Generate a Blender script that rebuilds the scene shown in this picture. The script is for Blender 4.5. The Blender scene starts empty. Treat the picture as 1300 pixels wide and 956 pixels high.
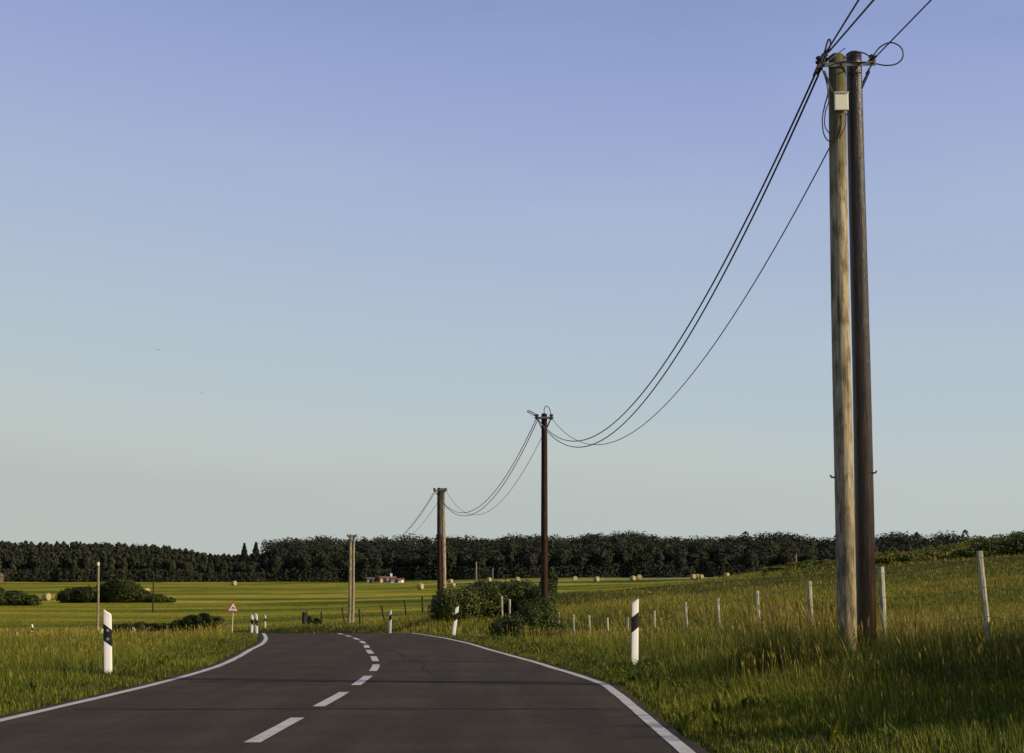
import bpy, math, random
import numpy as np
from mathutils import Vector, Matrix
random.seed(7); RNG = np.random.default_rng(7)
scene = bpy.context.scene
col = scene.collection
R = math.radians

# ------------------------------------------------------------------ camera model
F_PX, CX, CY, HOR = 2500.0, 650.0, 433.0, 765.0
TILT = math.atan((HOR - CY) / F_PX)
CAMZ = 1.1
cT, sT = math.cos(TILT), math.sin(TILT)
def ray(x, y):
    u, v = (x - CX) / F_PX, (CY - y) / F_PX
    return np.array([u, cT - v * sT, sT + v * cT])
def at(x, y, D):
    d = ray(x, y); k = D / d[1]
    return Vector((d[0] * k, D, CAMZ + d[2] * k))

# ------------------------------------------------------------------ road course
CP = [(-2.06,-40),(-2.06,-15),(-2.06,5),(-2.06,18),(-2.1,27),(-2.33,34),(-2.8,40.4),(-3.4,47),(-4.1,55),(-5.4,66),(-8.0,85),
      (-10.1,100),(-11.4,110),(-13.5,124),(-16.2,137),(-21,148),(-29,154),(-42,157),(-62,158),(-100,156),(-150,150)]
def catmull(pts, n=16):
    P = [np.array(p, float) for p in pts]; out = []
    for i in range(len(P) - 1):
        p0 = P[max(i-1, 0)]; p1 = P[i]; p2 = P[i+1]; p3 = P[min(i+2, len(P)-1)]
        for k in range(n):
            t = k / n
            out.append(0.5*((2*p1)+(-p0+p2)*t+(2*p0-5*p1+4*p2-p3)*t*t+(-p0+3*p1-3*p2+p3)*t**3))
    out.append(P[-1]); return np.array(out)
ROAD = catmull(CP)
_t = np.gradient(ROAD, axis=0); _t /= np.linalg.norm(_t, axis=1)[:, None]
RN = np.stack([_t[:, 1], -_t[:, 0]], 1)          # normal to the right of travel
RS = np.concatenate([[0], np.cumsum(np.linalg.norm(np.diff(ROAD, axis=0), axis=1))])
_hy = [-40,62,74,85,100,120,140,152]; _hz = [0,0,-.03,-.25,-.6,-1.1,-1.6,-1.85]
RZ = np.interp(ROAD[:, 1], _hy, _hz)
_iend = int(np.argmax(ROAD[:, 1] > 152)); RZ[_iend:] = -1.85
RHR = np.interp(ROAD[:, 1], [0, 27, 34, 41, 60, 90], [3.35, 3.35, 3.0, 2.88, 2.78, 2.75])
RHL = np.full(len(ROAD), 2.75)

def road_query(x, y):
    """signed distance to the centre line (+ right), road z, half widths"""
    x = np.asarray(x, float).ravel(); y = np.asarray(y, float).ravel()
    dist = np.empty(len(x)); zi = np.empty(len(x)); hr = np.empty(len(x)); hl = np.empty(len(x))
    for a in range(0, len(x), 20000):
        b = slice(a, a + 20000)
        dx = x[b, None] - ROAD[None, :, 0]; dy = y[b, None] - ROAD[None, :, 1]
        i = np.argmin(dx*dx + dy*dy, axis=1); r = np.arange(len(i))
        # project on local tangent for smoothness
        sx, sy = dx[r, i], dy[r, i]
        lat = sx*RN[i, 0] + sy*RN[i, 1]
        dd = np.sqrt(sx*sx + sy*sy)
        ends = (i == 0) | (i == len(ROAD)-1)
        dist[b] = np.where(ends, np.sign(lat)*dd, lat)
        zi[b] = RZ[i]; hr[b] = RHR[i]; hl[b] = RHL[i]
    return dist, zi, hr, hl

# ------------------------------------------------------------------ terrain
PY = {
 'L': ([-50,30,50,70,100,130,150,168,185,220,300,400,500,600,700,900,1400,4000],
       [-.1,-.06,-.12,-.3,-.85,-1.5,-1.85,-1.65,-1.35,-1.0,.6,3.4,5.1,6.9,9.5,16,22,25]),
 'F': ([-50,20,28,33,40,47,53,60,66,72,80,88,93,97,110,122,130,138,147,155,165,200,300,400,500,600,700,900,1400,4000],
       [.08,.10,.13,.16,.14,.06,-.08,-.18,-.42,-.55,-.62,-.5,-.15,.1,.25,.25,.0,-.3,-.55,-.7,-.5,-.3,1.3,4.2,6.7,8.5,10.5,16,22,25]),
 'R': ([-50,28,40,60,80,100,150,200,300,450,600,700,900,1400,4000],
       [.15,.30,.30,.25,.40,.9,1.85,2.6,4.3,6.6,8.6,10.8,16,22,25]),
 'H': ([-50,28,60,100,150,160,172,185,205,300,450,600,700,900,1400,4000],
       [.3,.5,.8,2.2,4.7,5.5,7.4,8.5,8.8,8.4,9.2,10,11,16,22,25]),
}
def sst(t): t = np.clip(t, 0, 1); return t*t*(3-2*t)
_ph = RNG.uniform(0, 6.28, (4, 12)); _dr = RNG.uniform(0, 6.28, 12)
def wob(x, y, scale, k=0):
    s = np.zeros_like(x)
    for i in range(5):
        f = (1.7**i) / scale; a = _dr[(i+k) % 12]
        s += np.sin((x*math.cos(a) + y*math.sin(a))*f + _ph[0, i]) * np.sin((-x*math.sin(a*1.7) + y*math.cos(a*1.7))*f*1.13 + _ph[1, i]) / (1.5**i)
    return s * .5
def terrain(x, y, full=False):
    x = np.asarray(x, float); y = np.asarray(y, float); shp = x.shape
    x = x.ravel(); y = y.ravel()
    d, rz, hr, hl = road_query(x, y)
    xc = np.interp(y, ROAD[:_iend, 1], ROAD[:_iend, 0])
    sc = np.maximum(1, y/100)
    u = (x - xc) / sc
    v = {k: np.interp(y, *PY[k]) for k in PY}
    z = np.where(u < 8.5, v['L'] + (v['F']-v['L'])*sst((u+6)/14.5),
        np.where(u < 20, v['F'] + (v['R']-v['F'])*sst((u-8.5)/11.5), v['R'] + (v['H']-v['R'])*sst((u-20)/3)*np.clip((u-20)/25, 0, 1.3)))
    amp = np.interp(y, [0, 40, 150, 400], [.03, .05, .12, .22])
    z = z + wob(x, y, 9.0)*amp + wob(x, y, 2.3, 3)*amp*.3*np.clip(1.5-y/150, 0, 1)
    # gentle step under the far track and the ditch beyond the left verge
    edge = np.where(d > 0, d-hr, -d-hl)
    w = sst((edge-.25)/3.4)
    base = np.where(edge < .24, rz-.06, rz-.01)
    z = base*(1-w) + z*w
    z = z + .05*np.exp(-((edge-1.4)/.8)**2)
    if full: return z.reshape(shp), edge.reshape(shp), d.reshape(shp)
    return z.reshape(shp)
def gz(x, y): return float(terrain(np.array([x]), np.array([y]))[0])
def ground_hit(px, py, d0=20, d1=640):
    D = np.arange(d0, d1, .5); d = ray(px, py); k = D/d[1]
    X = d[0]*k; Z = CAMZ + d[2]*k; T = terrain(X, D)
    i = np.argmax(T >= Z)
    if T[i] < Z[i]: i = len(D)-1
    return Vector((X[i], D[i], T[i]))

# ------------------------------------------------------------------ tagging / mesh helpers
def tag(o, label=None, cat=None, group=None, kind=None):
    if label: o['label'] = label
    if cat: o['category'] = cat
    if group: o['group'] = group
    if kind: o['kind'] = kind
    return o
def link(name, me, mats, parent=None, smooth=False):
    for m in (mats if isinstance(mats, (list, tuple)) else [mats]): me.materials.append(m)
    if smooth: me.polygons.foreach_set('use_smooth', [True]*len(me.polygons))
    o = bpy.data.objects.new(name, me); col.objects.link(o)
    if parent: o.parent = parent
    return o
def empty(name, loc):
    o = bpy.data.objects.new(name, None); o.empty_display_size = .2
    col.objects.link(o); o.location = loc; return o
def np_mesh(name, V, quads=None, tris=None, attr=None, smooth=False):
    me = bpy.data.meshes.new(name)
    nq = 0 if quads is None else len(quads); nt = 0 if tris is None else len(tris)
    me.vertices.add(len(V)); me.vertices.foreach_set('co', np.ascontiguousarray(V, np.float32).ravel())
    loops = []
    if nq: loops.append(np.asarray(quads, np.int32).ravel())
    if nt: loops.append(np.asarray(tris, np.int32).ravel())
    L = np.concatenate(loops)
    me.loops.add(len(L)); me.loops.foreach_set('vertex_index', L)
    st = np.concatenate([np.arange(nq)*4, nq*4 + np.arange(nt)*3]).astype(np.int32)
    me.polygons.add(nq+nt); me.polygons.foreach_set('loop_start', st)
    try: me.polygons.foreach_set('loop_total', np.concatenate([np.full(nq, 4), np.full(nt, 3)]).astype(np.int32))
    except Exception: pass
    if smooth: me.polygons.foreach_set('use_smooth', np.ones(nq+nt, bool))
    if attr is not None:
        a = me.attributes.new('tone', 'FLOAT', 'POINT'); a.data.foreach_set('value', np.asarray(attr, np.float32))
    me.update(calc_edges=True); me.validate()
    return me

class MB:
    def __init__(s): s.v = []; s.f = []
    def add(s, v, f):
        o = len(s.v); s.v += [tuple(p) for p in v]; s.f += [tuple(i+o for i in q) for q in f]; return s
    def box(s, c, d, rz=0, M=None):
        x, y, z = d[0]/2, d[1]/2, d[2]/2
        pts = [Vector((a*x, b*y, e*z)) for a, b, e in ((-1,-1,-1),(1,-1,-1),(1,1,-1),(-1,1,-1),(-1,-1,1),(1,-1,1),(1,1,1),(-1,1,1))]
        m = M if M else Matrix.Rotation(rz, 3, 'Z')
        pts = [m @ p + Vector(c) for p in pts]
        return s.add(pts, [(0,3,2,1),(4,5,6,7),(0,1,5,4),(1,2,6,5),(2,3,7,6),(3,0,4,7)])
    def bar(s, a, b, w, h):
        a = Vector(a); b = Vector(b); d = b-a; q = d.to_track_quat('X', 'Z').to_matrix()
        return s.box((a+b)/2, (d.length, w, h), M=q)
    def tube(s, pts, r, n=8, cap=True):
        pts = [Vector(p) for p in pts]; rr = r if isinstance(r, (list, tuple)) else [r]*len(pts)
        V = []; Fc = []; up = None
        for i, p in enumerate(pts):
            t = (pts[min(i+1, len(pts)-1)] - pts[max(i-1, 0)]).normalized()
            if up is None: up = t.orthogonal().normalized()
            up = (up - t*up.dot(t)).normalized(); sd = t.cross(up)
            for k in range(n):
                a = 2*math.pi*k/n; V.append(p + (up*math.cos(a) + sd*math.sin(a))*rr[i])
        for i in range(len(pts)-1):
            for k in range(n):
                k2 = (k+1) % n; Fc.append((i*n+k, i*n+k2, (i+1)*n+k2, (i+1)*n+k))
        if cap: Fc.append(tuple(reversed(range(n)))); Fc.append(tuple(range((len(pts)-1)*n, len(pts)*n)))
        return s.add(V, Fc)
    def prism(s, poly, y0, y1):
        n = len(poly); V = [(x, y0, z) for x, z in poly] + [(x, y1, z) for x, z in poly]
        Fc = [tuple(range(n)), tuple(reversed(range(n, 2*n)))] + [(i, i+n, (i+1) % n + n, (i+1) % n) for i in range(n)]
        return s.add(V, Fc)
    def loft(s, rings, cap=True):
        n = len(rings[0]); V = [p for r in rings for p in r]; Fc = []
        for i in range(len(rings)-1):
            for k in range(n):
                k2 = (k+1) % n; Fc.append((i*n+k, i*n+k2, (i+1)*n+k2, (i+1)*n+k))
        if cap: Fc.append(tuple(reversed(range(n)))); Fc.append(tuple(range((len(rings)-1)*n, len(rings)*n)))
        return s.add(V, Fc)
    def build(s, name, mat, parent=None, smooth=False, bevel=0):
        me = bpy.data.meshes.new(name); me.from_pydata(s.v, [], s.f); me.update()
        o = link(name, me, mat, parent, False)
        if smooth:
            for p in me.polygons: p.use_smooth = len(p.vertices) == 4
        if bevel:
            b = o.modifiers.new('bevel', 'BEVEL'); b.width = bevel; b.segments = 2; b.limit_method = 'ANGLE'
        return o

# ------------------------------------------------------------------ materials
def nmat(name):
    m = bpy.data.materials.new(name); m.use_nodes = True
    nt = m.node_tree; nt.nodes.clear()
    out = nt.nodes.new('ShaderNodeOutputMaterial'); b = nt.nodes.new('ShaderNodeBsdfPrincipled')
    nt.links.new(b.outputs[0], out.inputs[0]); return m, nt, b, out
def N(nt, typ, **kw):
    n = nt.nodes.new(typ)
    for k, v in kw.items(): setattr(n, k, v)
    return n
def ramp(nt, stops, fac=None):
    r = N(nt, 'ShaderNodeValToRGB'); e = r.color_ramp.elements
    while len(e) < len(stops): e.new(.5)
    for i, (p, c) in enumerate(stops): e[i].position = p; e[i].color = (*c, 1) if len(c) == 3 else c
    if fac is not None: nt.links.new(fac, r.inputs[0])
    return r
def noise(nt, scale, detail=5, vec=None, rough=.6):
    n = N(nt, 'ShaderNodeTexNoise'); n.inputs['Scale'].default_value = scale; n.inputs['Detail'].default_value = detail
    n.inputs['Roughness'].default_value = rough
    if vec is not None: nt.links.new(vec, n.inputs['Vector'])
    return n
def mapped(nt, scale=(1, 1, 1), coord='Object', rot=(0, 0, 0)):
    tc = N(nt, 'ShaderNodeTexCoord'); mp = N(nt, 'ShaderNodeMapping')
    mp.inputs['Scale'].default_value = scale; mp.inputs['Rotation'].default_value = rot
    nt.links.new(tc.outputs[coord], mp.inputs[0]); return mp.outputs[0]
def mixc(nt, a, b, fac, mode='MIX'):
    m = N(nt, 'ShaderNodeMix', data_type='RGBA', blend_type=mode)
    for s, v in ((6, a), (7, b), (0, fac)):
        if isinstance(v, (int, float)): m.inputs[s].default_value = v
        elif isinstance(v, tuple): m.inputs[s].default_value = (*v, 1)
        else: nt.links.new(v, m.inputs[s])
    return m.outputs[2]
def bump(nt, b, h, strength=.4, dist=.01):
    bp = N(nt, 'ShaderNodeBump'); bp.inputs['Strength'].default_value = strength; bp.inputs['Distance'].default_value = dist
    nt.links.new(h, bp.inputs['Height']); nt.links.new(bp.outputs[0], b.inputs['Normal'])
def simple(name, c1, c2=None, scale=8, rough=.7, metal=0, stretch=(1, 1, 1), bmp=.2, lo=.35, hi=.65, spec=.5):
    m, nt, b, out = nmat(name)
    v = mapped(nt, stretch); n = noise(nt, scale, 6, v)
    r = ramp(nt, [(lo, c1), (hi, c2 or tuple(x*.7 for x in c1))], n.outputs[0])
    nt.links.new(r.outputs[0], b.inputs['Base Color']); b.inputs['Roughness'].default_value = rough
    b.inputs['Metallic'].default_value = metal; b.inputs['Specular IOR Level'].default_value = spec
    if bmp: bump(nt, b, n.outputs[0], bmp)
    return m
def wood(name, cols, rough, spec, crack=.8):
    m, nt, b, out = nmat(name)
    v = mapped(nt, (14, 14, .55)); n1 = noise(nt, 3.0, 7, v, .65)
    v2 = mapped(nt, (1, 1, .35)); n2 = noise(nt, 2.2, 5, v2)
    r1 = ramp(nt, [(.25, cols[0]), (.5, cols[1]), (.75, cols[2])], n1.outputs[0])
    r2 = ramp(nt, [(.35, (.55, .55, .5)), (.65, (1.0, 1.0, 1.0))], n2.outputs[0])
    c = mixc(nt, r1.outputs[0], r2.outputs[0], .8, 'MULTIPLY')
    v3 = mapped(nt, (9, 9, .9)); w = N(nt, 'ShaderNodeTexVoronoi', feature='F1'); w.inputs['Scale'].default_value = 1.6
    nt.links.new(v3, w.inputs['Vector'])
    v4 = mapped(nt, (5, 5, 1.3)); n4 = noise(nt, 2.4, 6, v4, .7); bl = ramp(nt, [(.40, (.30,.25,.17)), (.55, (1, 1, 1))], n4.outputs[0])
    c = mixc(nt, c, bl.outputs[0], .75, 'MULTIPLY')
    kn = ramp(nt, [(.07, (.22, .15, .08)), (.16, (1, 1, 1))], w.outputs['Distance'])
    c = mixc(nt, c, kn.outputs[0], .75, 'MULTIPLY')
    if len(cols) > 3:     # green algae near the weather-side top
        tc = N(nt, 'ShaderNodeTexCoord'); sp = N(nt, 'ShaderNodeSeparateXYZ'); nt.links.new(tc.outputs['Object'], sp.inputs[0])
        ad = N(nt, 'ShaderNodeMath', operation='MULTIPLY_ADD'); nt.links.new(n2.outputs[0], ad.inputs[0]); ad.inputs[1].default_value = 2.2
        nt.links.new(sp.outputs[2], ad.inputs[2])
        mr = N(nt, 'ShaderNodeMapRange'); nt.links.new(ad.outputs[0], mr.inputs[0]); mr.inputs[1].default_value = 7.5; mr.inputs[2].default_value = 8.9
        mr.inputs[4].default_value = .85
        c = mixc(nt, c, cols[3], mr.outputs[0])
    nt.links.new(c, b.inputs['Base Color']); b.inputs['Specular IOR Level'].default_value = spec
    rr = N(nt, 'ShaderNodeMapRange'); nt.links.new(n2.outputs[0], rr.inputs[0]); rr.inputs[3].default_value = rough*.75; rr.inputs[4].default_value = min(1, rough*1.5)
    nt.links.new(rr.outputs[0], b.inputs['Roughness'])
    bump(nt, b, n1.outputs[0], crack, .012)
    return m
M = {}
M['wood_pale'] = wood('weathered_pale_timber', [(.11,.08,.04), (.40,.325,.20), (.58,.50,.34), (.08,.075,.02)], .85, .2, 1.0)
M['wood_brown'] = wood('creosoted_timber', [(.010,.005,.002), (.028,.015,.006), (.085,.043,.015)], .22, .4, .9)
M['wood_red'] = wood('reddish_timber', [(.012,.005,.003), (.038,.016,.007), (.08,.036,.015)], .6, .15)
M['wood_dark'] = wood('dark_fence_timber', [(.02,.017,.012), (.05,.04,.028), (.08,.066,.05)], .9, .2)
M['post_pale'] = simple('pale_lichened_post', (.40,.38,.26), (.13,.125,.07), 16, .9, stretch=(1,1,.4), bmp=.5, lo=.42, hi=.72, spec=.2)
M['white'] = simple('white_plastic', (.82,.79,.72), (.62,.58,.48), 6, .45, stretch=(1,1,.4), bmp=.05, lo=.5, hi=.85)
M['black'] = simple('black_plastic', (.007,.007,.008), (.014,.014,.015), 6, .6, bmp=.03, spec=.2)
M['refl'] = simple('reflector_grey', (.32,.32,.33), (.20,.20,.21), 60, .25, metal=.3)
M['steel'] = simple('galvanised_steel', (.26,.25,.22), (.11,.10,.085), 20, .5, metal=.6, bmp=.1)
M['rust'] = simple('rusty_iron', (.06,.035,.022), (.02,.016,.013), 30, .7, metal=.3, bmp=.3)
M['cable'] = simple('cable_sheath', (.010,.010,.012), (.018,.018,.02), 10, .55, bmp=0)
M['porcelain'] = simple('porcelain', (.78,.76,.70), (.6,.58,.5), 10, .25, bmp=0)
M['box'] = simple('cream_box', (.86,.80,.62), (.78,.71,.50), 5, .6, bmp=.03)
M['red'] = simple('red_sign_paint', (.42,.035,.02), (.30,.03,.02), 12, .5, bmp=0)
M['signwhite'] = simple('white_sign_paint', (.80,.74,.68), (.70,.62,.56), 8, .5, bmp=0)
M['signpost'] = simple('pale_sign_post', (.55,.54,.34), (.40,.40,.25), 8, .6, bmp=0)
M['wire'] = simple('fence_wire', (.05,.04,.03), (.12,.10,.08), 40, .6, metal=.5, bmp=0)
M['render'] = simple('cream_render', (.72,.56,.30), (.6,.46,.25), 1, .9, bmp=.1)
M['render_w'] = simple('white_render', (.78,.76,.70), (.7,.67,.6), 1, .9, bmp=.1)
M['roof'] = simple('red_tiles', (.20,.07,.045), (.12,.045,.03), 3, .85, bmp=.3)
M['roof_d'] = simple('brown_tiles', (.12,.075,.06), (.08,.05,.04), 3, .85, bmp=.3)
M['glass'] = simple('dark_window', (.02,.025,.03), (.03,.035,.04), 3, .15, bmp=0)
M['bark'] = simple('bark', (.05,.04,.028), (.03,.024,.016), 9, .95, stretch=(4,4,.6), bmp=.6)
M['gravel'] = simple('pale_gravel', (.24,.225,.19), (.17,.16,.13), 2, .95)

def straw_mat():
    m, nt, b, out = nmat('hay')
    v = mapped(nt, (1, 1, 1)); n = noise(nt, 9, 8, v, .75)
    r = ramp(nt, [(.3, (.20,.145,.06)), (.55, (.42,.33,.15)), (.75, (.56,.46,.23))], n.outputs[0])
    nt.links.new(r.outputs[0], b.inputs['Base Color']); b.inputs['Roughness'].default_value = .95; b.inputs['Specular IOR Level'].default_value = .1
    bump(nt, b, n.outputs[0], 1, .05); return m
M['hay'] = straw_mat()

def leaf_mat(name, stops, trans=.3, rough=.6, spec=.25):
    m, nt, b, out = nmat(name)
    a = N(nt, 'ShaderNodeAttribute', attribute_name='tone')
    r = ramp(nt, stops, a.outputs['Fac'])
    nt.links.new(r.outputs[0], b.inputs['Base Color']); b.inputs['Roughness'].default_value = rough; b.inputs['Specular IOR Level'].default_value = spec
    if trans:
        t = N(nt, 'ShaderNodeBsdfTranslucent'); nt.links.new(r.outputs[0], t.inputs[0])
        mx = N(nt, 'ShaderNodeMixShader'); mx.inputs[0].default_value = trans
        nt.links.new(b.outputs[0], mx.inputs[1]); nt.links.new(t.outputs[0], mx.inputs[2]); nt.links.new(mx.outputs[0], out.inputs[0])
    return m
M['grass'] = leaf_mat('grass_blades', [(0, (.012,.026,.002)), (.28, (.050,.075,.003)), (.52, (.165,.175,.007)), (.72, (.29,.255,.022)), (.84, (.20,.14,.03)), (1, (.14,.072,.024))])
M['shrub'] = leaf_mat('shrub_leaves', [(0, (.012,.020,.003)), (.5, (.042,.056,.006)), (.85, (.095,.100,.014)), (1, (.13,.10,.022))], .25)
M['scrub'] = leaf_mat('scrub_leaves', [(0, (.022,.030,.004)), (.5, (.068,.085,.007)), (.85, (.135,.140,.014)), (1, (.15,.10,.025))], .2)
M['forest'] = leaf_mat('forest_leaves', [(0, (.022,.027,.017)), (.5, (.036,.040,.022)), (.85, (.050,.050,.026)), (1, (.060,.050,.030))], .1, .8, .1)

def ground_mat():
    m, nt, b, out = nmat('meadow')
    v1 = mapped(nt, (1, 1, 1)); big = noise(nt, .05, 5, v1); mid = noise(nt, .55, 8, v1, .7); fine = noise(nt, 7, 6, v1, .75)
    # windrows: mown strips that follow the field's long side
    vs = mapped(nt, (.0040, .020, 0), rot=(0, 0, R(3.5))); st = noise(nt, 1.9, 5, vs, .66)
    vf = mapped(nt, (.03, .12, 0), rot=(0, 0, R(-4.0))); sf = noise(nt, 1.6, 6, vf, .7)
    g = ramp(nt, [(.34, (.048,.072,.005)), (.43, (.105,.130,.008)), (.49, (.185,.195,.012)), (.56, (.31,.275,.028)), (.68, (.42,.34,.06))], st.outputs[0])
    g2 = ramp(nt, [(.35, (.70,.74,.65)), (.62, (1.12,1.08,1.0))], sf.outputs[0])
    far = mixc(nt, g.outputs[0], g2.outputs[0], .85, 'MULTIPLY')
    mm = ramp(nt, [(.30, (.55,.62,.5)), (.7, (1.25,1.2,1.15))], mid.outputs[0])
    far = mixc(nt, far, mm.outputs[0], .7, 'MULTIPLY')
    near = ramp(nt, [(.3, (.020,.028,.004)), (.5, (.055,.062,.007)), (.68, (.11,.10,.014)), (.8, (.12,.07,.02))], mid.outputs[0])
    tc = N(nt, 'ShaderNodeTexCoord'); sp = N(nt, 'ShaderNodeSeparateXYZ'); nt.links.new(tc.outputs['Object'], sp.inputs[0])
    ad = N(nt, 'ShaderNodeMath', operation='MULTIPLY_ADD'); nt.links.new(big.outputs[0], ad.inputs[0]); ad.inputs[1].default_value = 60; nt.links.new(sp.outputs[1], ad.inputs[2])
    mr = N(nt, 'ShaderNodeMapRange'); nt.links.new(ad.outputs[0], mr.inputs[0]); mr.inputs[1].default_value = 185; mr.inputs[2].default_value = 215
    c = mixc(nt, near.outputs[0], far, mr.outputs[0])
    nt.links.new(c, b.inputs['Base Color']); b.inputs['Roughness'].default_value = 1; b.inputs['Specular IOR Level'].default_value = .05
    ma = N(nt, 'ShaderNodeMath', operation='ADD'); nt.links.new(fine.outputs[0], ma.inputs[0]); nt.links.new(mid.outputs[0], ma.inputs[1])
    bump(nt, b, ma.outputs[0], .8, .25)
    return m
M['ground'] = ground_mat()

def asphalt_mat():
    m, nt, b, out = nmat('asphalt')
    v = mapped(nt, (1, 1, 1)); fine = noise(nt, 55, 4, v, .8); patch = noise(nt, .6, 4, v); vl = mapped(nt, (1.2, .05, 1)); lane = noise(nt, 1.5, 3, vl)
    co_ = noise(nt, 14, 5, v, .85)
    r = ramp(nt, [(.3, (.024,.018,.0105)), (.5, (.043,.033,.020)), (.7, (.074,.058,.037))], fine.outputs[0])
    rc = ramp(nt, [(.32, (.66,.66,.66)), (.5, (1, 1, 1)), (.70, (1.45,1.42,1.36))], co_.outputs[0])
    r2 = ramp(nt, [(.35, (.80,.80,.80)), (.65, (1.16,1.14,1.10))], patch.outputs[0])
    r3 = ramp(nt, [(.42, (.80,.80,.80)), (.58, (1.10,1.10,1.10))], lane.outputs[0])
    c = mixc(nt, r.outputs[0], rc.outputs[0], .85, 'MULTIPLY'); c = mixc(nt, c, r2.outputs[0], .9, 'MULTIPLY'); c = mixc(nt, c, r3.outputs[0], .8, 'MULTIPLY')
    nt.links.new(c, b.inputs['Base Color']); b.inputs['Roughness'].default_value = .95; b.inputs['Specular IOR Level'].default_value = .12
    bump(nt, b, co_.outputs[0], .6, .01); return m
M['asphalt'] = asphalt_mat()
M['seam'] = simple('bitumen_seam', (.014,.011,.008), (.026,.021,.015), 20, .95, bmp=.1, spec=.05)
def paint_mat():
    m, nt, b, out = nmat('road_paint')
    v = mapped(nt, (1, 1, 1)); n = noise(nt, 18, 8, v, .8); n2 = noise(nt, 1.5, 3, v)
    r = ramp(nt, [(.34, (.10,.09,.075)), (.46, (.44,.42,.37)), (.7, (.60,.58,.52))], n.outputs[0])
    r2 = ramp(nt, [(.3, (.75,.75,.73)), (.6, (1, 1, 1))], n2.outputs[0])
    c = mixc(nt, r.outputs[0], r2.outputs[0], .9, 'MULTIPLY')
    nt.links.new(c, b.inputs['Base Color']); b.inputs['Roughness'].default_value = .75; return m
M['paint'] = paint_mat()

# ------------------------------------------------------------------ ground, road, markings
def build_ground():
    s = np.linspace(-1, 1, 541); s = np.sign(s)*(np.abs(s)*.42 + np.abs(s)**3*.58)*1.15
    y = np.concatenate([np.linspace(-45, 12, 40), 12 + (np.linspace(0, 1, 560)[1:]**2.6)*700])
    y = np.concatenate([y, np.array([760, 830, 920, 1100, 1400, 2000, 3000, 4000])])
    S, Y = np.meshgrid(s, y); X = S*(40+np.maximum(Y, -10)) - 2
    Z = terrain(X, Y)
    far = np.clip((Y-700)/200, 0, 1)
    V = np.stack([X.ravel(), Y.ravel(), Z.ravel()], 1); nr, nc = S.shape
    i = np.arange(nr*nc).reshape(nr, nc)
    Q = np.stack([i[:-1, :-1].ravel(), i[:-1, 1:].ravel(), i[1:, 1:].ravel(), i[1:, :-1].ravel()], 1)
    tag(link('ground', np_mesh('ground', V, Q, smooth=True), M['ground']), kind='structure')
build_ground()

def pt(s, lat, dz=0.0):
    x = np.interp(s, RS, ROAD[:, 0]); y = np.interp(s, RS, ROAD[:, 1]); nx = np.interp(s, RS, RN[:, 0]); ny = np.interp(s, RS, RN[:, 1])
    z = np.interp(s, RS, RZ); hr = np.interp(s, RS, RHR)
    crown = .0
    return (x+nx*lat, y+ny*lat, z+dz)
def s_at_y(y): return float(np.interp(y, ROAD[:_iend, 1], RS[:_iend]))
def strip(name, s0, s1, latL, latR, dz, mat, step=1.0, skirt=False, wav=0, nlat=1):
    n = max(2, int((s1-s0)/step)+1); S = np.linspace(s0, s1, n); V = []; Fc = []
    for k, s in enumerate(S):
        hr = np.interp(s, RS, RHR); l = latL(hr) if callable(latL) else latL; r = latR(hr) if callable(latR) else latR
        if wav: l += wav*math.sin(s*2.3)*.5 + wav*random.uniform(-.5, .5); r += wav*math.sin(s*1.7+1)*.5 + wav*random.uniform(-.5, .5)
        row = [pt(s, l, dz-.08)] if skirt else []
        row += [pt(s, l+(r-l)*j/nlat, dz) for j in range(nlat+1)]
        if skirt: row.append(pt(s, r, dz-.08))
        V += row; m = len(row)
    for k in range(n-1):
        for j in range(m-1): Fc.append((k*m+j, k*m+j+1, (k+1)*m+j+1, (k+1)*m+j))
    return MB().add(V, Fc)
SE = RS[-1]
tag(strip('road', 0, SE, -2.93, lambda h: h+.14, 0, None, .5, True, .05).build('road', M['asphalt']), kind='structure')
tag(strip('l', 0, SE, -2.81, -2.69, .004, None, .5, wav=.006).build('edge_line', M['paint']), kind='structure')
tag(strip('r', 0, SE, lambda h: h-.06, lambda h: h+.06, .004, None, .5, wav=.006).build('edge_line', M['paint']), kind='structure')
mb = MB(); dash_y = [846, 833, 823.5, 817.5, 813, 809.5, 806.3]
sd = [s_at_y(F_PX*CAMZ/(yy-HOR)) for yy in dash_y]
per = (sd[-1]-sd[0])/6
ss = [sd[0] - per*k for k in range(1, 11)] + [sd[0]+per*k for k in range(0, 30)]
for s in sorted(ss):
    if s-2 < 0 or s+2 > SE: continue
    a = strip('d', s-per*.31, s+per*.31, -.065, .065, .004, None, 1.0, wav=.004); mb.add(a.v, a.f)
tag(mb.build('centre_line', M['paint']), kind='structure')
mb = MB()       # sealed transverse joints and one wandering crack
for yy, l0, l1 in ((863.2, -2.4, 3.2), (838.5, .2, 2.7), (811.8, .4, 2.6), (897, -2.5, 3.2)):
    s = s_at_y(F_PX*CAMZ/(yy-HOR)); row = []
    K = 24; a = [pt(s+random.uniform(-.05, .05)-.04, l0+(l1-l0)*k/K, .003) for k in range(K+1)]
    w = .09 if yy > 860 else .13
    bq = [(p[0], p[1]+random.uniform(.6, 1.3)*w, p[2]) for p in a]
    mb.add(a+bq, [(k, k+1, K+2+k, K+1+k) for k in range(K)])
cr = [(30, 1.0), (33, .8), (36.5, .86), (40, .6), (44, .62), (49, .3), (54, .1)]
K = 60; a = []; bq = []
for k in range(K+1):
    y = 30+24*k/K; l = float(np.interp(y, [c[0] for c in cr], [c[1] for c in cr])) + random.uniform(-.03, .03)
    a.append(pt(s_at_y(y), l, .003)); bq.append(pt(s_at_y(y), l+random.uniform(.008, .02), .003))
mb.add(a+bq, [(k, K+1+k, K+2+k, k+1) for k in range(K)])
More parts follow.
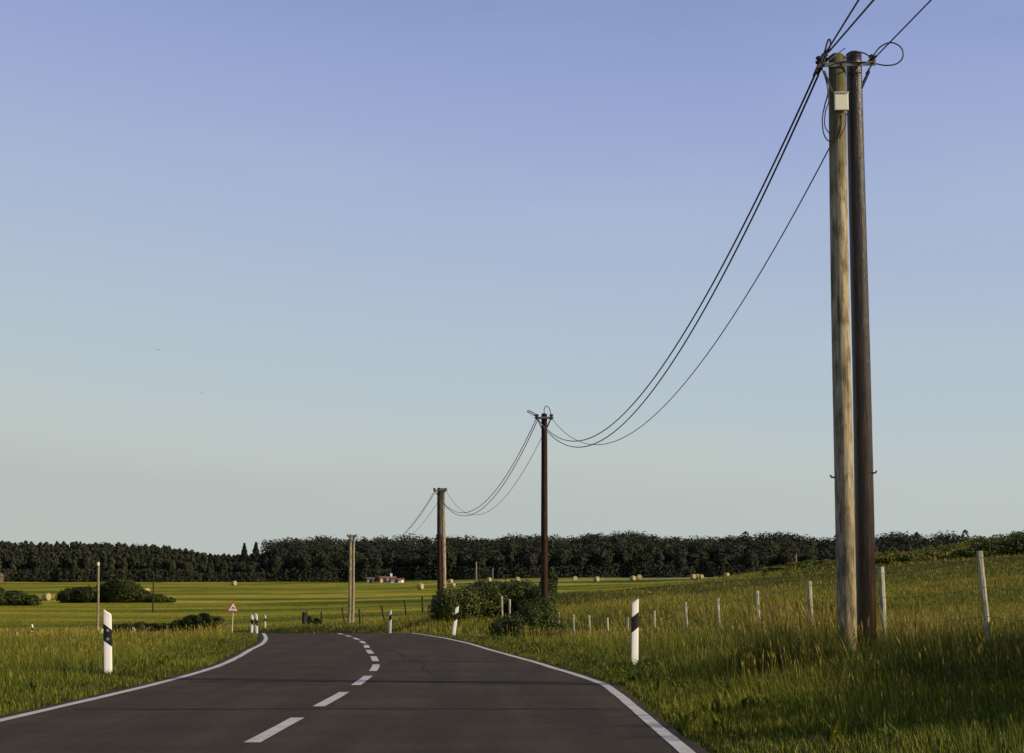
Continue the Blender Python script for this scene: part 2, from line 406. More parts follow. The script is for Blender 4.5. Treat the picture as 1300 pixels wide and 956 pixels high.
tag(mb.build('road_seams', M['seam']), kind='structure')

# pale farm track along the far edge of the field, banked on a low embankment facing the road
def track():
    V = []; Fc = []; n = 60
    for k in range(n+1):
        t = k/n; x = -18 + 110*t; y = 468 + 6*math.sin(t*3) + 1.5*math.sin(t*17)
        z = gz(x, y)
        V += [(x, y-4.5, gz(x, y-4.5)+.02), (x, y-2.2, z+.16), (x, y+2.2, z+.40), (x, y+5.5, gz(x, y+5.5)-.05)]
    for k in range(n):
        for j in range(3): Fc.append((k*4+j, k*4+4+j, k*4+5+j, k*4+1+j))
    me = bpy.data.meshes.new('farm_track'); me.from_pydata(V, [], Fc)
    o = link('farm_track', me, [M['ground'], M['gravel']])
    for i, p in enumerate(me.polygons): p.material_index = 1 if i % 3 == 1 else 0
    tag(o, kind='structure')
track()

# ------------------------------------------------------------------ grass
def blades(P, H, W, tone, lean=.35, heads=None, seg=True):
    n = len(P); a = RNG.uniform(0, 2*np.pi, n); dx = np.cos(a)[:, None]; dy = np.sin(a)[:, None]
    side = np.concatenate([dx, dy, np.zeros((n, 1))], 1) * W[:, None] * .5
    b = RNG.uniform(0, 2*np.pi, n); L = RNG.uniform(.1, 1, n)*lean*H
    ln = np.stack([np.cos(b)*L - .10*H, np.sin(b)*L, np.zeros(n)], 1)
    up = np.zeros((n, 3)); up[:, 2] = H
    base = P; mid = P + up*.55 + ln*.3; tip = P + up*np.sqrt(np.clip(1-(L/np.maximum(H, 1e-3))**2*.5, .3, 1))[:, None] + ln
    if not seg:
        V = np.stack([base-side, base+side, tip], 1).reshape(-1, 3); i = np.arange(n)*3
        return V, None, np.stack([i, i+1, i+2], 1), np.repeat(tone, 3)
    if heads is None:
        V = np.stack([base-side, base+side, mid+side*.8, mid-side*.8, tip], 1).reshape(-1, 3); i = np.arange(n)*5
        Q = np.stack([i, i+1, i+2, i+3], 1); T = np.stack([i+3, i+2, i+4], 1)
        return V, Q, T, np.repeat(tone, 5)
    hw = side*heads[:, None]; nk = P + (tip-P)*.80; wd = P + (tip-P)*.9
    V = np.stack([base-side*.4, base+side*.4, nk+side*.3, nk-side*.3, wd+hw, wd-hw, tip], 1).reshape(-1, 3); i = np.arange(n)*7
    Q = np.concatenate([np.stack([i, i+1, i+2, i+3], 1), np.stack([i+3, i+2, i+4, i+5], 1)]); T = np.stack([i+5, i+4, i+6], 1)
    tn = np.repeat(tone, 7).reshape(-1, 7); tn[:, :2] = .45; tn[:, 2:] = tone[:, None]
    return V, Q, T, tn.ravel()
def patch(side, y0, y1, dens, margin=1.5):
    """points on the verge / meadow on one side of the road inside a wide view wedge"""
    wmax = .30*y1 + margin + 30; A = (y1-y0)*2*wmax
    n = int(A*dens); x = RNG.uniform(-wmax, wmax, n); y = RNG.uniform(y0, y1, n)
    k = (np.abs(x) < .275*y + margin); x = x[k]; y = y[k]
    z, e, d = terrain(x, y, True)
    thr = .16 + .04*np.sin(y*1.9+np.sin(y*.7)) + .09*wob(x, y, .35, 1) ; 
    k = (e > np.where(d > 0, thr-.02, thr-.03)) & ((d > 0) if side > 0 else (d < 0))
    return x[k], y[k], z[k], e[k]
def grass_field():
    parts = []
    bands = [(11, 20, 900, 1.0), (20, 30, 620, 1.0), (30, 42, 380, 1.0), (42, 60, 190, 1.4), (60, 85, 85, 2.2), (85, 125, 34, 3.3), (125, 190, 9, 5.0), (190, 300, 2.2, 7.5)]
    for side in (1, -1):
        for (y0, y1, dn, wm) in bands:
            x, y, z, e = patch(side, y0, y1, dn, 1.5 if y0 < 60 else 4)
            if not len(x): continue
            n = len(x)
            pn = wob(x, y, 1.1, 2); pb = wob(x, y, 6.0, 5)
            tall = sst((e-.5)/2.6)
            if side > 0:
                lim = np.interp(y, [11, 20, 25, 30, 45, 70, 110, 190, 300], [.17, .26, .40, .42, .34, .30, .24, .16, .12])
            else:
                lim = np.interp(y, [11, 25, 45, 70, 110, 190, 300], [.17, .26, .32, .38, .34, .16, .10])
            H = (.09 + (lim-.05)*tall)*(1+.35*pn+.25*pb)*RNG.uniform(.55, 1.15, n)
            H = np.clip(H, .04, 1.0)
            W = RNG.uniform(.006, .011, n)*wm*np.where(H > .3, 1.1, 1)
            tone = np.clip(.34 + .16*pb + .12*pn + RNG.normal(0, .15, n) + (.05 if side < 0 else 0) + .05*np.clip((y-30)/50, 0, 1) + .10*tall*np.clip((y-30)/40, 0, 1), .0, .72)
            brn = (RNG.random(n) < .30*np.clip((y-34)/40, 0, 1)*np.clip(.9+pb*1.5, .1, 2)) if side > 0 else (RNG.random(n) < .14*np.clip((y-50)/30, 0, 1)); tone[brn] = RNG.uniform(.86, 1, brn.sum())
            dry = RNG.random(n) < .06; tone[dry] = RNG.uniform(.7, .8, dry.sum())
            P = np.stack([x, y, z-.02], 1)
            parts.append(blades(P, H, W, tone, seg=y0 < 60))
            # flowering stalks
            k = RNG.random(n) < (np.where(e > 1.3, .13, .0)*(1.0 if side > 0 else .8)*np.clip(.8+pb*1.2, .1, 2)*np.clip((y-16)/26, .12, 1))
            if k.sum():
                hh = np.clip(lim[k]*RNG.uniform(1.0, 1.65, k.sum()), .15, 1.1); ww = RNG.uniform(.006, .010, k.sum())*wm
                tn = np.where(RNG.random(k.sum()) < .38, RNG.uniform(.84, 1, k.sum()), RNG.uniform(.66, .8, k.sum()))
                parts.append(blades(P[k], hh, ww, tn, lean=.28, heads=RNG.uniform(1.2, 2.0, k.sum())))
    cl = []
    for k in range(150):       # tussocks along the fence line and round the pole
        y = 22 + 34*random.random()**1.5; x = float(np.interp(y, [20, 28, 33, 40, 60], [5.6, 6.0, 5.7, 5.6, 5.0])) + random.gauss(-.2, 1.0); cl.append((x, y, random.uniform(.45, .85)))
    for k in range(26): cl.append((4.4+random.uniform(-.8, .9), 25.3+random.uniform(-.5, 1.4), random.uniform(.45, .75)))
    for k in range(34): cl.append((3.8+random.uniform(-.4, .5), 26.5+random.uniform(-1.2, 2.5), random.uniform(.65, .95)))
    for k in range(60): y = random.uniform(20, 27); cl.append((y*.225+random.uniform(-.3, 1.2), y, random.uniform(.4, .62)))
    for (x, y, hm) in cl:
        n = 130; px_ = x+RNG.normal(0, .16, n); py_ = y+RNG.normal(0, .16, n); z, e, d = terrain(px_, py_, True); ok = e > .9
        if ok.sum() < 5: continue
        P = np.stack([px_, py_, z-.02], 1)[ok]; m = len(P); H = hm*RNG.uniform(.5, 1.05, m)
        tn = np.clip(RNG.normal(.22, .12, m), 0, .7); parts.append(blades(P, H, RNG.uniform(.006, .010, m), tn, lean=.75))
        q = RNG.random(m) < .07
        if q.sum(): parts.append(blades(P[q], np.full(q.sum(), hm*1.15)*RNG.uniform(.85, 1.1, q.sum()), np.full(q.sum(), .007), RNG.uniform(.70, .95, q.sum()), lean=.4, heads=RNG.uniform(1.3, 2.2, q.sum())))
    for k in range(230):     # broad-leaved weeds
        sd = random.choice((1, 1, -1)); y = random.uniform(14, 60); x = float(np.interp(y, ROAD[:_iend, 1], ROAD[:_iend, 0])) + sd*(3.6+abs(random.gauss(0, 2.0)))
        n = 14; z, e, d = terrain(np.full(n, x), np.full(n, y), True); P = np.stack([x+RNG.normal(0, .05, n), y+RNG.normal(0, .05, n), z-.01], 1)
        parts.append(blades(P, RNG.uniform(.10, .24, n), RNG.uniform(.025, .045, n), np.clip(RNG.normal(.35, .1, n), 0, .6), lean=1.3))
    off = 0; Vs, Qs, Ts, As = [], [], [], []
    for V, Q, T, A in parts:
        Vs.append(V); As.append(A); Ts.append(T+off)
        if Q is not None: Qs.append(Q+off)
        off += len(V)
    print('GRASS verts', off)
    me = np_mesh('grass', np.concatenate(Vs), np.concatenate(Qs), np.concatenate(Ts), np.concatenate(As))
    tag(link('grass', me, M['grass']), 'uneven olive green verge and meadow grass with reddish seed heads', 'grass', kind='stuff')
grass_field()

# ------------------------------------------------------------------ leaves, shrubs, forest
def leaves(C, size, squash=.6, nrm=None, jit=.55):
    n = len(C); q = RNG.normal(size=(n, 3)); q /= np.linalg.norm(q, axis=1)[:, None]
    if nrm is not None: q = nrm + q*jit; q /= np.linalg.norm(q, axis=1)[:, None]
    r = RNG.normal(size=(n, 3)); u = np.cross(q, r); u /= np.linalg.norm(u, axis=1)[:, None]; w = np.cross(q, u)
    s = (size*RNG.uniform(.6, 1.3, n))[:, None] if np.isscalar(size) else (size*RNG.uniform(.6, 1.3, n))[:, None]
    V = np.stack([C-u*s, C-w*s*squash, C+u*s, C+w*s*squash], 1).reshape(-1, 3); i = np.arange(n)*4
    return V, np.stack([i, i+1, i+2, i+3], 1)
def lobes_points(lobes, n, nz=.012):
    """points through a union of ellipsoids, thicker towards the skin"""
    vol = np.array([l[3]*l[4]*l[5] for l in lobes]); pick = RNG.choice(len(lobes), n, p=vol/vol.sum())
    L = np.array(lobes)[pick]; d = RNG.normal(size=(n, 3)); d /= np.linalg.norm(d, axis=1)[:, None]
    r = RNG.random(n)**.22 * (1 + nz*np.clip(RNG.normal(size=n), -2, 2.2))
    nn = d/L[:, 3:6]; nn /= np.linalg.norm(nn, axis=1)[:, None]
    return L[:, :3] + d*r[:, None]*L[:, 3:6], nn
def shrub(name, label, cat, lobes, leaf, n, mat='shrub', group=None, stems=3, tone=(.4, .2)):
    """lobes in world space (x, y, zabove-ground, rx, ry, rz); planted on the terrain"""
    bx = sum(l[0] for l in lobes)/len(lobes); by = sum(l[1] for l in lobes)/len(lobes); bz = gz(bx, by)
    root = empty(name, (bx, by, bz)); tag(root, label, cat, group)
    L = []
    for (x, y, z, rx, ry, rz) in lobes:
        g = gz(x, y); L.append((x-bx, y-by, g-bz+z, rx, ry, rz))
        for k in range(7):     # smaller outer lobes break the outline
            a = random.uniform(0, 6.28); e = random.uniform(-.2, 1.2); s = random.uniform(.28, .5)
            L.append((x-bx+math.cos(a)*math.cos(e)*rx*.8, y-by+math.sin(a)*math.cos(e)*ry*.8, g-bz+z+math.sin(e)*rz*.8, rx*s, ry*s, rz*s))
    P, NN = lobes_points(L, n, .11); gl = terrain(P[:, 0]+bx, P[:, 1]+by)-bz
    k = P[:, 2] > gl-.05; P = P[k]; NN = NN[k]
    V, Q = leaves(P, leaf, .6, NN, .75)
    t = np.clip(tone[0] + tone[1]*wob(P[:, 0], P[:, 1]+P[:, 2]*1.7, max(.3, leaf*6), 1) + RNG.normal(0, .15, len(P)), 0, 1)
    link('foliage', np_mesh('foliage', V, Q, attr=np.repeat(t, 4)), M[mat], root)
    for (x, y, z, rx, ry, rz) in lobes:
        mb = MB()
        for k in range(1):
            a = random.uniform(0, 6.28); g = gz(x, y)-bz
            p0 = (x-bx+math.cos(a)*rx*.1, y-by+math.sin(a)*ry*.1, g-.1); p2 = (x-bx+math.cos(a)*rx*.6, y-by+math.sin(a)*ry*.6, g+z+rz*.6)
            p1 = ((p0[0]+p2[0])/2-.1*rx, (p0[1]+p2[1])/2, (p0[2]+p2[2])/2)
            r = max(.015, rz*.03); mb.tube([p0, p1, p2], [r*1.5, r, r*.4], 6)
        mb.build('stem', M['bark'], root)
    return root
def wx(px, D): return (px-CX)/F_PX*D
# big hedge beyond the bend (behind fence, in front of third pole)
shrub('roadside_hedge', 'large dark green hedge right of the bend, below the third pole', 'hedge',
      [(wx(568,101),101,.7,.8,1.2,1.0),(wx(590,102),102,.75,1.0,1.4,1.05),(wx(616,103),103,.9,1.1,1.6,1.05),(wx(640,104),104,.95,1.1,1.6,1.0),(wx(662,104),104,.85,1.0,1.5,1.05),(wx(684,103),103,.65,.8,1.3,.9)],
      .07, 34000, tone=(.55,.25))
shrub('young_tree', 'small dense green tree standing just behind the single pole', 'tree',
      [(wx(695,108),108,1.15,.5,.6,.95),(wx(699,108),108,1.8,.35,.4,.6)], .07, 9000, tone=(.35,.2))
shrub('bramble_bush', 'low dark leafy bush at the foot of the single pole', 'bush',
      [(wx(640,74),74,.55,.6,.9,.6),(wx(664,74),74,.7,.6,.9,.7),(wx(638,68),68,.35,.45,.8,.5),(wx(656,68),68,.5,.5,.8,.65),(wx(674,68.5),68.5,.75,.55,.8,.85),(wx(692,69),69,.8,.5,.8,.9),(wx(706,69),69,.5,.35,.6,.6)], .045, 22000, tone=(.42,.25), stems=4)
def hit_shrub(name, label, cat, items, D, leaf, n, mat='shrub', tone=(.4,.2), group=None):
    L = []
    for px, wpx, hpx in items:     # pixel sizes converted to metres at that distance
        s = F_PX/D; rx = wpx/2/s; h = hpx/s; L.append((wx(px, D), D+random.uniform(-.5, .5)*rx, h*.42, rx, rx*.9, h*.6))
    return shrub(name, label, cat, L, leaf, n, mat, group, 2, tone)
hit_shrub('field_bush', 'widest dark bush mound in the left field, behind the second hay bale', 'bush',
          [(95,36,17),(118,36,19),(140,40,23),(162,44,27),(183,34,15),(203,28,10),(218,18,6)], 318, .20, 42000)
hit_shrub('field_bush', 'dark bush mound at the left edge of the photo in the field', 'bush',
          [(-22,44,20),(2,40,20),(24,36,18),(44,26,13)], 300, .20, 21000)
hit_shrub('field_bush', 'dark bush mound left of the triangular warning sign', 'bush',
          [(232,22,14),(248,26,19),(264,26,20),(280,20,15)], 170, .11, 14000)
hit_shrub('field_bush', 'long low strip of dark scrub behind the large left marker post', 'bush',
          [(150,20,10),(166,20,11),(182,22,11),(198,22,10),(213,20,9)], 176, .12, 9000)
hit_shrub('field_bush', 'small dark bush beside the dark gate post at the bend', 'bush',
          [(396,12,10),(404,10,7)], 166, .08, 2500)
shrub('added_shade_thicket', 'tall unseen thicket added beyond the right edge to shade the corner verge', 'bush',
      [(.262*(15+k*1.4)+2.75+.25*math.sin(k*2.1), 15+k*1.4, 1.0, 1.1, 1.0, 1.2+.2*math.sin(k*1.3)) for k in range(13)], .06, 42000, tone=(.4,.2))  # unseen shrub row, added right of the frame to cast shade on the verge
# scrub on the hill crest at the right
gp = 'scrub bushes along the right hill crest'
hl = [('darkest scrub bush at the right edge of the photo, below the crest', [(1262,44,17),(1290,44,20),(1318,44,20)], 160, (.2,.15)),
      ('dark green scrub bush just left of the right edge, behind the nearest fence post', [(1225,40,11),(1246,36,14)], 161, (.35,.2)),
      ('yellowish scrub bush on the slope between the two nearest fence posts', [(1160,34,10),(1184,38,11)], 162, (.75,.25)),
      ('olive scrub bush just right of the double pole on the slope', [(1122,34,9),(1142,30,10)], 163, (.75,.25)),
      ('low scrub bush seen behind the double pole on the slope', [(1048,34,7),(1076,34,8)], 168, (.6,.25)),
      ('lowest brown green scrub bush left of the double pole on the slope', [(990,36,5),(1014,34,7),(1030,30,7)], 172, (.65,.25))]
for lb, it, D, tn in hl: hit_shrub('crest_bush', lb, 'bush', it, D, .10, 5000*len(it), 'scrub', tn, gp)

def scrub():
    A, T = [], []
    for k in range(300):
        D = random.uniform(156, 200); px = random.uniform(965, 1420); X = wx(px, D); g = gz(X, D); r = random.uniform(.3, .9)*(1.2 if px > 1230 else .75)
        if px < 1060 and random.random() < .5: continue
        n = int(230*r); P = RNG.normal(size=(n, 3)); P /= np.linalg.norm(P, axis=1)[:, None]; P *= (RNG.random(n)**.3)[:, None]*np.array([r, r, r*.62])
        P += np.array([X, D, g+r*.30]); A.append(P)
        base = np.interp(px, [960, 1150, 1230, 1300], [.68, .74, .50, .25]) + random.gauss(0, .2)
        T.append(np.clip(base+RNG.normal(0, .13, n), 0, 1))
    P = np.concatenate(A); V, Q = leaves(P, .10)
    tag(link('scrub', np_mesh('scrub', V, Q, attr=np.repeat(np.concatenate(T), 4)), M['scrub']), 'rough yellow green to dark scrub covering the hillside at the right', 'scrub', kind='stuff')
scrub()

# forest
SKY = [(-200,690),(0,688),(100,688),(160,690),(200,692),(240,698),(270,704),(335,704),(345,690),(352,684),(380,681),(405,680),(430,685),(450,684),(470,679),(490,682),(500,681),(508,677),(528,679),(532,681),
       (555,681),(590,680),(620,681),(640,682),(658,676),(665,676),(700,677),(728,680),(738,681),(750,677),(770,676),(800,674),(812,678),(820,675),(836,678),(852,681),(870,682),(880,679),(900,681),
       (960,677),(1000,677),(1022,680),(1055,682),(1100,682),(1115,680),(1130,675),(1150,674),(1178,679),(1190,681),(1203,676),(1218,675),(1240,681),(1270,682),(1500,680)]
def forest():
    protos = []
    for k in range(8):      # broadleaf crowns: lumpy; conifers: narrow
        lb = []
        if k < 5:
            lb.append((0, 0, .62, .34, .34, .30))
            for _ in range(9):
                a = random.uniform(0, 6.28); rr = random.uniform(.12, .3); lb.append((math.cos(a)*rr, math.sin(a)*rr, random.uniform(.38, .84), *[random.uniform(.12, .2)]*2, random.uniform(.09, .15)))
            P, NN = lobes_points(lb, 1000)
        else:
            z = RNG.uniform(.18, 1, 520); a = RNG.uniform(0, 6.28, 520); r = .17*np.clip(1-np.abs((z-.60)/.40)**3.2, 0, 1)**.6*(1+.25*np.sin(z*19+a*2))*RNG.uniform(.4, 1.08, 520)
            P = np.stack([np.cos(a)*r, np.sin(a)*r, z], 1); NN = np.stack([np.cos(a), np.sin(a), (z-.5)*1.6], 1); NN /= np.linalg.norm(NN, axis=1)[:, None]
        protos.append((P, NN))
    AP, AT, AS, AN = [], [], [], []; trunks = MB()
    sx = [p[0] for p in SKY]; sy = [p[1] for p in SKY]
    rows = [618, 626, 636, 648, 662, 678, 694]
    for ri, D0 in enumerate(rows):
        px = -150.0
        while px < 1450:
            left = px < 335
            px += random.uniform(5, 10) if left else random.uniform(13, 27)
            D = D0 + random.uniform(-4, 4) + (8 if px < 540 else 0); X = (px-CX)/F_PX*D; g = gz(X, D)
            top = np.interp(px, sx, sy) - (1.0 if px > 345 else -.5); frac = [.62, .74, .84, .92, .97, 1.0, 1.0][ri] * random.uniform(.90, 1.03)
            if left: frac = [.66, .78, .87, .93, .97, 1.0, 1.0][ri]*random.uniform(.92, 1.03)
            yb = 738; yt = yb - (yb-top)*min(frac, 1.02)
            ztop = CAMZ + (HOR-yt)/F_PX*D; h = ztop - g
            if h < 4: continue
            P, NN = protos[random.randrange(5, 8) if (left and random.random() < .75) or random.random() < .08 else random.randrange(5)]
            wdt = random.uniform(.75, 1.15)*(min(h, 15) if not left else min(h, 13)*random.uniform(.6, 1.0))
            a = random.uniform(0, 6.28); ca, sa = math.cos(a), math.sin(a)
            if P.shape[0] > 600: h = h/.93
            hh = min(h, 19.0); zo = g + h - hh
            Q = np.stack([X + (P[:, 0]*ca-P[:, 1]*sa)*wdt, D + (P[:, 0]*sa+P[:, 1]*ca)*wdt, zo + P[:, 2]*hh], 1); NQ = np.stack([NN[:, 0]*ca-NN[:, 1]*sa, NN[:, 0]*sa+NN[:, 1]*ca, NN[:, 2]], 1)
            if ri < 4:
                low = RNG.random((330, 3)); low = np.stack([X+(low[:, 0]-.5)*9, D+(low[:, 1]-.5)*6, g+low[:, 2]**1.1*h*(.5 if left else .45)], 1); Q = np.concatenate([Q, low]); NQ = np.concatenate([NQ, np.tile([0., -1., .3], (len(low), 1))])
            AN.append(NQ); AP.append(Q); AT.append(np.clip(random.gauss(.45, .12) + RNG.normal(0, .12, len(Q)) + (.05 if left else 0), 0, 1)); AS.append(np.full(len(Q), .36))
            if ri < 3: trunks.tube([(X, D-1.5, g-.2), (X+.1, D-1.5, g+h*.6)], [.22, .12], 5, False)
    P = np.concatenate(AP); V, Q = leaves(P, np.concatenate(AS), .75, np.concatenate(AN), .5)
    V2 = np.array(trunks.v); Q2 = np.array(trunks.f) + len(V)
    t = np.concatenate([np.repeat(np.concatenate(AT), 4), np.full(len(V2), .55)])
    print('FOREST', len(P))
    me = np_mesh('forest', np.concatenate([V, V2]), np.concatenate([Q, Q2]), attr=t)
    tag(link('forest', me, M['forest']), 'long dark mixed forest closing off the far side of the fields', 'forest', kind='stuff')
forest()
def conifer(px, ytop, label, w):
    D = 640; X = wx(px, D); g = gz(X, D); h = CAMZ+(HOR-ytop)/F_PX*D - g
    root = empty('conifer_tree', (X, D, g)); tag(root, label, 'tree', 'lone conifers above the forest edge')
    MB().tube([(0, 0, -.2), (0, 0, h*.5), (0, 0, h*.97)], [.3, .2, .04], 8).build('trunk', M['bark'], root)
    n = 2600; z = RNG.random(n)**.8; a = RNG.uniform(0, 6.28, n)
    tier = .75+.25*np.abs(np.sin(z*26)); r = ((1-z)*w*tier + .12)*RNG.uniform(.3, 1, n)**.5
    P = np.stack([np.cos(a)*r, np.sin(a)*r, h*(.12+.88*z) - r*.25], 1)
    V, Q = leaves(P, .3, .5)
    link('crown', np_mesh('crown', V, Q, attr=np.repeat(np.clip(RNG.normal(.3, .15, n), 0, 1), 4)), M['forest'], root)
conifer(312, 690.5, 'narrow dark conifer, the left one of the pair above the forest', 3.4)
conifer(326.5, 689.5, 'broader dark conifer, the right one of the pair above the forest', 4.2)

# ------------------------------------------------------------------ utility poles
def shaft(top, base, rt, rb, seed, flat=.0):
    rnd = random.Random(seed); n = 28; K = 46; rings = []
    ph = [rnd.uniform(0, 6.28) for _ in range(6)]
    for i in range(K+1):
        t = i/K; c = base.lerp(top, t); r = rb+(rt-rb)*t
        cx = .012*math.sin(t*5+ph[0]); cy = .012*math.sin(t*4+ph[1]); ring = []
        for k in range(n):
            a = 2*math.pi*k/n
            q = r*(1+.018*math.sin(3*a+ph[2]+t*3)+.012*math.sin(7*a+ph[3]-t*4)+rnd.uniform(-.006, .006))
            ring.append((c.x+cx+q*math.cos(a), c.y+cy+q*math.sin(a), c.z))
        rings.append(ring)
    tp = [(top.x+(p[0]-top.x)*.55, top.y+(p[1]-top.y)*.55, top.z+rt*.35) for p in rings[-1]]
    rings.append(tp); return MB().loft(rings)
def rel(v, o): return Vector(v)-o
def insulator(mb, p, s=1.0):
    p = Vector(p); mb.tube([p+Vector((0, 0, z*s)) for z in (-.05, -.03, -.028, 0, .002, .03, .032, .055, .07)], [.02*s, .02*s, .045*s, .05*s, .03*s, .03*s, .045*s, .04*s, .012*s], 10)
def curve3(pts, n=10): return [Vector(p) for p in catmull([tuple(p) for p in pts], n)]

D1 = 26.0
base1 = Vector((at(1086, 800, D1).x, D1, gz(4.4, D1)))
p1 = empty('double_utility_pole', base1)
tag(p1, 'nearest and tallest utility pole, one pale and one dark shaft, with a cream box', 'utility pole')
O = base1
def A1(x, y, dy=0.0): return at(x, y, D1+dy) - O
lt = A1(1063, 72, 0); lb_ = Vector((at(1073.5, 800, D1).x, D1, 0))-O; lb_.z = -.4
rt_ = A1(1084.8, 69, .24); rb_ = Vector((at(1099.0, 800, D1+.27).x, D1+.27, 0))-O; rb_.z = -.4
s1 = shaft(lt, lb_, .116, .130, 1).build('pole_shaft', M['wood_pale'], p1, True); tag(s1, 'pale grey yellow weathered left shaft')
s2 = shaft(rt_, rb_, .106, .140, 2).build('pole_shaft', M['wood_brown'], p1, True); tag(s2, 'glossy dark brown right shaft')
def crossarm(root, pl, pr, yf, yb, steel=.05, ins=True, n_ins=1):
    """two parallel steel flats clamped round the shafts, ends bolted"""
    for yy in ((yf, yb) if yb is not None else (yf,)):
        MB().bar(Vector(pl)+Vector((0, yy, 0)), Vector(pr)+Vector((0, yy, 0)), .012, steel).build('crossarm', M['steel'], root, bevel=.003)
arm_l = A1(1038, 86); arm_r = A1(1110, 83.5)
crossarm(p1, arm_l, arm_r, -.125, None, .06)
for px, py in ((1044, 86), (1106, 83.5), (1066, 85.2), (1088, 84.5)):
    q = A1(px, py); MB().tube([q+Vector((0, -.16, 0)), q+Vector((0, .40, 0))], .009, 8).tube([q+Vector((0, -.15, 0)), q+Vector((0, -.133, 0))], .018, 6).build('bolt', M['rust'], p1)
MB().bar(A1(1046, 90, -.13), A1(1057, 117, -.11), .010, .03).build('brace', M['rust'], p1)
MB().bar(A1(1104, 90, -.13), A1(1094, 112, .05), .010, .035).build('brace', M['steel'], p1)
for a, b_ in (((1051, 116), (1076, 116)),): MB().tube([A1(a[0], a[1], -.02), A1(1063, 117, -.125), A1(b_[0], b_[1], -.03)], .008, 6).build('strap', M['rust'], p1)
bx_ = MB().box(A1(1068, 129.5, -.135), (.185, .06, .235)).build('junction_box', M['box'], p1, bevel=.008)
MB().box(A1(1068, 118, -.14), (.20, .085, .012)).build('box_lid', M['box'], bx_, bevel=.003)
# top ironwork: pins, dead-end clamps
mb = MB(); 
for px, py in ((1040, 78), (1047, 74)): insulator(mb, A1(px, py, -.02), 1.1)
mb.build('insulator', M['rust'], p1)
mb = MB(); insulator(mb, A1(1107, 76, .0), 1.1); mb.build('insulator', M['rust'], p1)
mb = MB().bar(A1(1033, 97, -.04), A1(1042, 76, -.02), .035, .035).bar(A1(1037, 95, .06), A1(1047, 74, .0), .03, .03).bar(A1(1042, 76, -.05), A1(1049, 64, -.05), .03, .03)
mb.build('dead_end_clamp', M['rust'], p1, bevel=.006)
MB().bar(A1(1103, 79, -.05), A1(1113, 71, -.05), .03, .03).build('dead_end_clamp', M['rust'], p1, bevel=.006)
MB().bar(A1(1049, 79, -.14), A1(1073, 61, -.16), .012, .014).build('stay_rod', M['steel'], p1)
def loop(pts, r, root=p1, dys=None):
    q = [A1(x, y, (dys[i] if dys else -.16)) for i, (x, y) in enumerate(pts)]
    return MB().tube(curve3(q), r, 8).build('cable_loop', M['cable'], root, True)
loop([(1042,80),(1047,66),(1051,52),(1054,51),(1054,58),(1049,70),(1044,82)], .013)
loop([(1044,88),(1049,103),(1051,118),(1047,134),(1044,152),(1046,170),(1052,179),(1060,178)], .009, dys=[-.1]*4+[-.12]*2+[-.14]*2)
loop([(1050,108),(1052,128),(1048,142),(1047,158),(1051,167),(1056,169)], .008)
loop([(1068,143),(1068,152),(1064,164),(1060,173)], .007, dys=[-.13]*4)
loop([(1073,143),(1074,154),(1070,168),(1063,176),(1057,178)], .007, dys=[-.13]*5)
loop([(1094,79),(1108,80),(1124,83),(1138,81),(1146,73),(1145,62),(1136,55),(1126,55),(1116,61),(1108,72)], .010, dys=[-.1]*10)
loop([(1074,74),(1080,68),(1090,66),(1100,69),(1106,74)], .010, dys=[-.1]*5)
loop([(1052,84),(1062,80),(1074,78),(1086,79),(1098,79)], .008, dys=[-.14]*5)
for px, py, sgn in ((1060.5, 606, -1), (1106, 600.5, 1)):   # climbing irons
    q = A1(px, py, .0 if sgn < 0 else .2)
    MB().tube([q, q+Vector((sgn*.055, -.02, 0)), q+Vector((sgn*.07, -.02, .03))], .012, 8).build('step_bolt', M['rust'], p1)
def pole_set(D, pxs, ytop, r, mats, name, label, armpx, seedy, lean=(0, 0), group=None, ybase=None, arms=True):
    xb = sum((p[1]-CX)/F_PX*D for p in pxs)/len(pxs); g = gz(xb, D); root = empty(name, (xb, D, g)); o = Vector((xb, D, g)); tag(root, label, 'utility pole', group)
    for i, (xt, xbm) in enumerate(pxs):
        t = at(xt, ytop+i*.5, D)-o; b = Vector(((xbm-CX)/F_PX*D - o.x, 0, -.4)); t.y = i*.06; b.y = i*.06
        shaft(t, b, r*.86, r*1.12, seedy+i).build('pole_shaft', M[mats[i]], root, True)
    al = at(armpx[0], armpx[2], D)-o; ar = at(armpx[1], armpx[2], D)-o; al.y = ar.y = 0
    crossarm(root, al, ar, -r-.01, r+.04, .07)
    for p in (al, ar):
        m2 = MB(); insulator(m2, p+Vector((0, -.02, .02)), 1.8); m2.build('insulator', M['rust'], root)
    mid = (al+ar)/2
    for p, sx in ((al, 1), (ar, -1)): MB().bar(p+Vector((0, -r-.03, -.02)), Vector((mid.x-sx*r*.7, -r-.02, p.z-.42)), .012, .035).build('brace', M['rust'], root)
    return root, o
p2, o2 = pole_set(73, [(690.5, 691.5)], 526, .125, ['wood_red'], 'utility_pole', 'single reddish brown utility pole rising behind the bramble bush', (681.5, 700, 530.5), 11)
def A2(x, y, dy=-.15): return at(x, y, 73+dy) - o2
MB().tube(curve3([A2(682,530),(A2(676,526)),A2(670,523),A2(671,521.5),A2(677,524),A2(683,529)]), .018, 6).build('cable_loop', M['cable'], p2)
MB().tube(curve3([A2(691,526),A2(691,519),A2(694,515.5),A2(698,520),A2(700,530)]), .014, 6).build('cable_loop', M['cable'], p2)
p3, o3 = pole_set(119, [(557.5, 559), (562.5, 564.5)], 620, .13, ['wood_red', 'wood_pale'], 'double_utility_pole', 'third utility pole along the road, two shafts rising behind the large hedge', (551.5, 566, 622.5), 21)
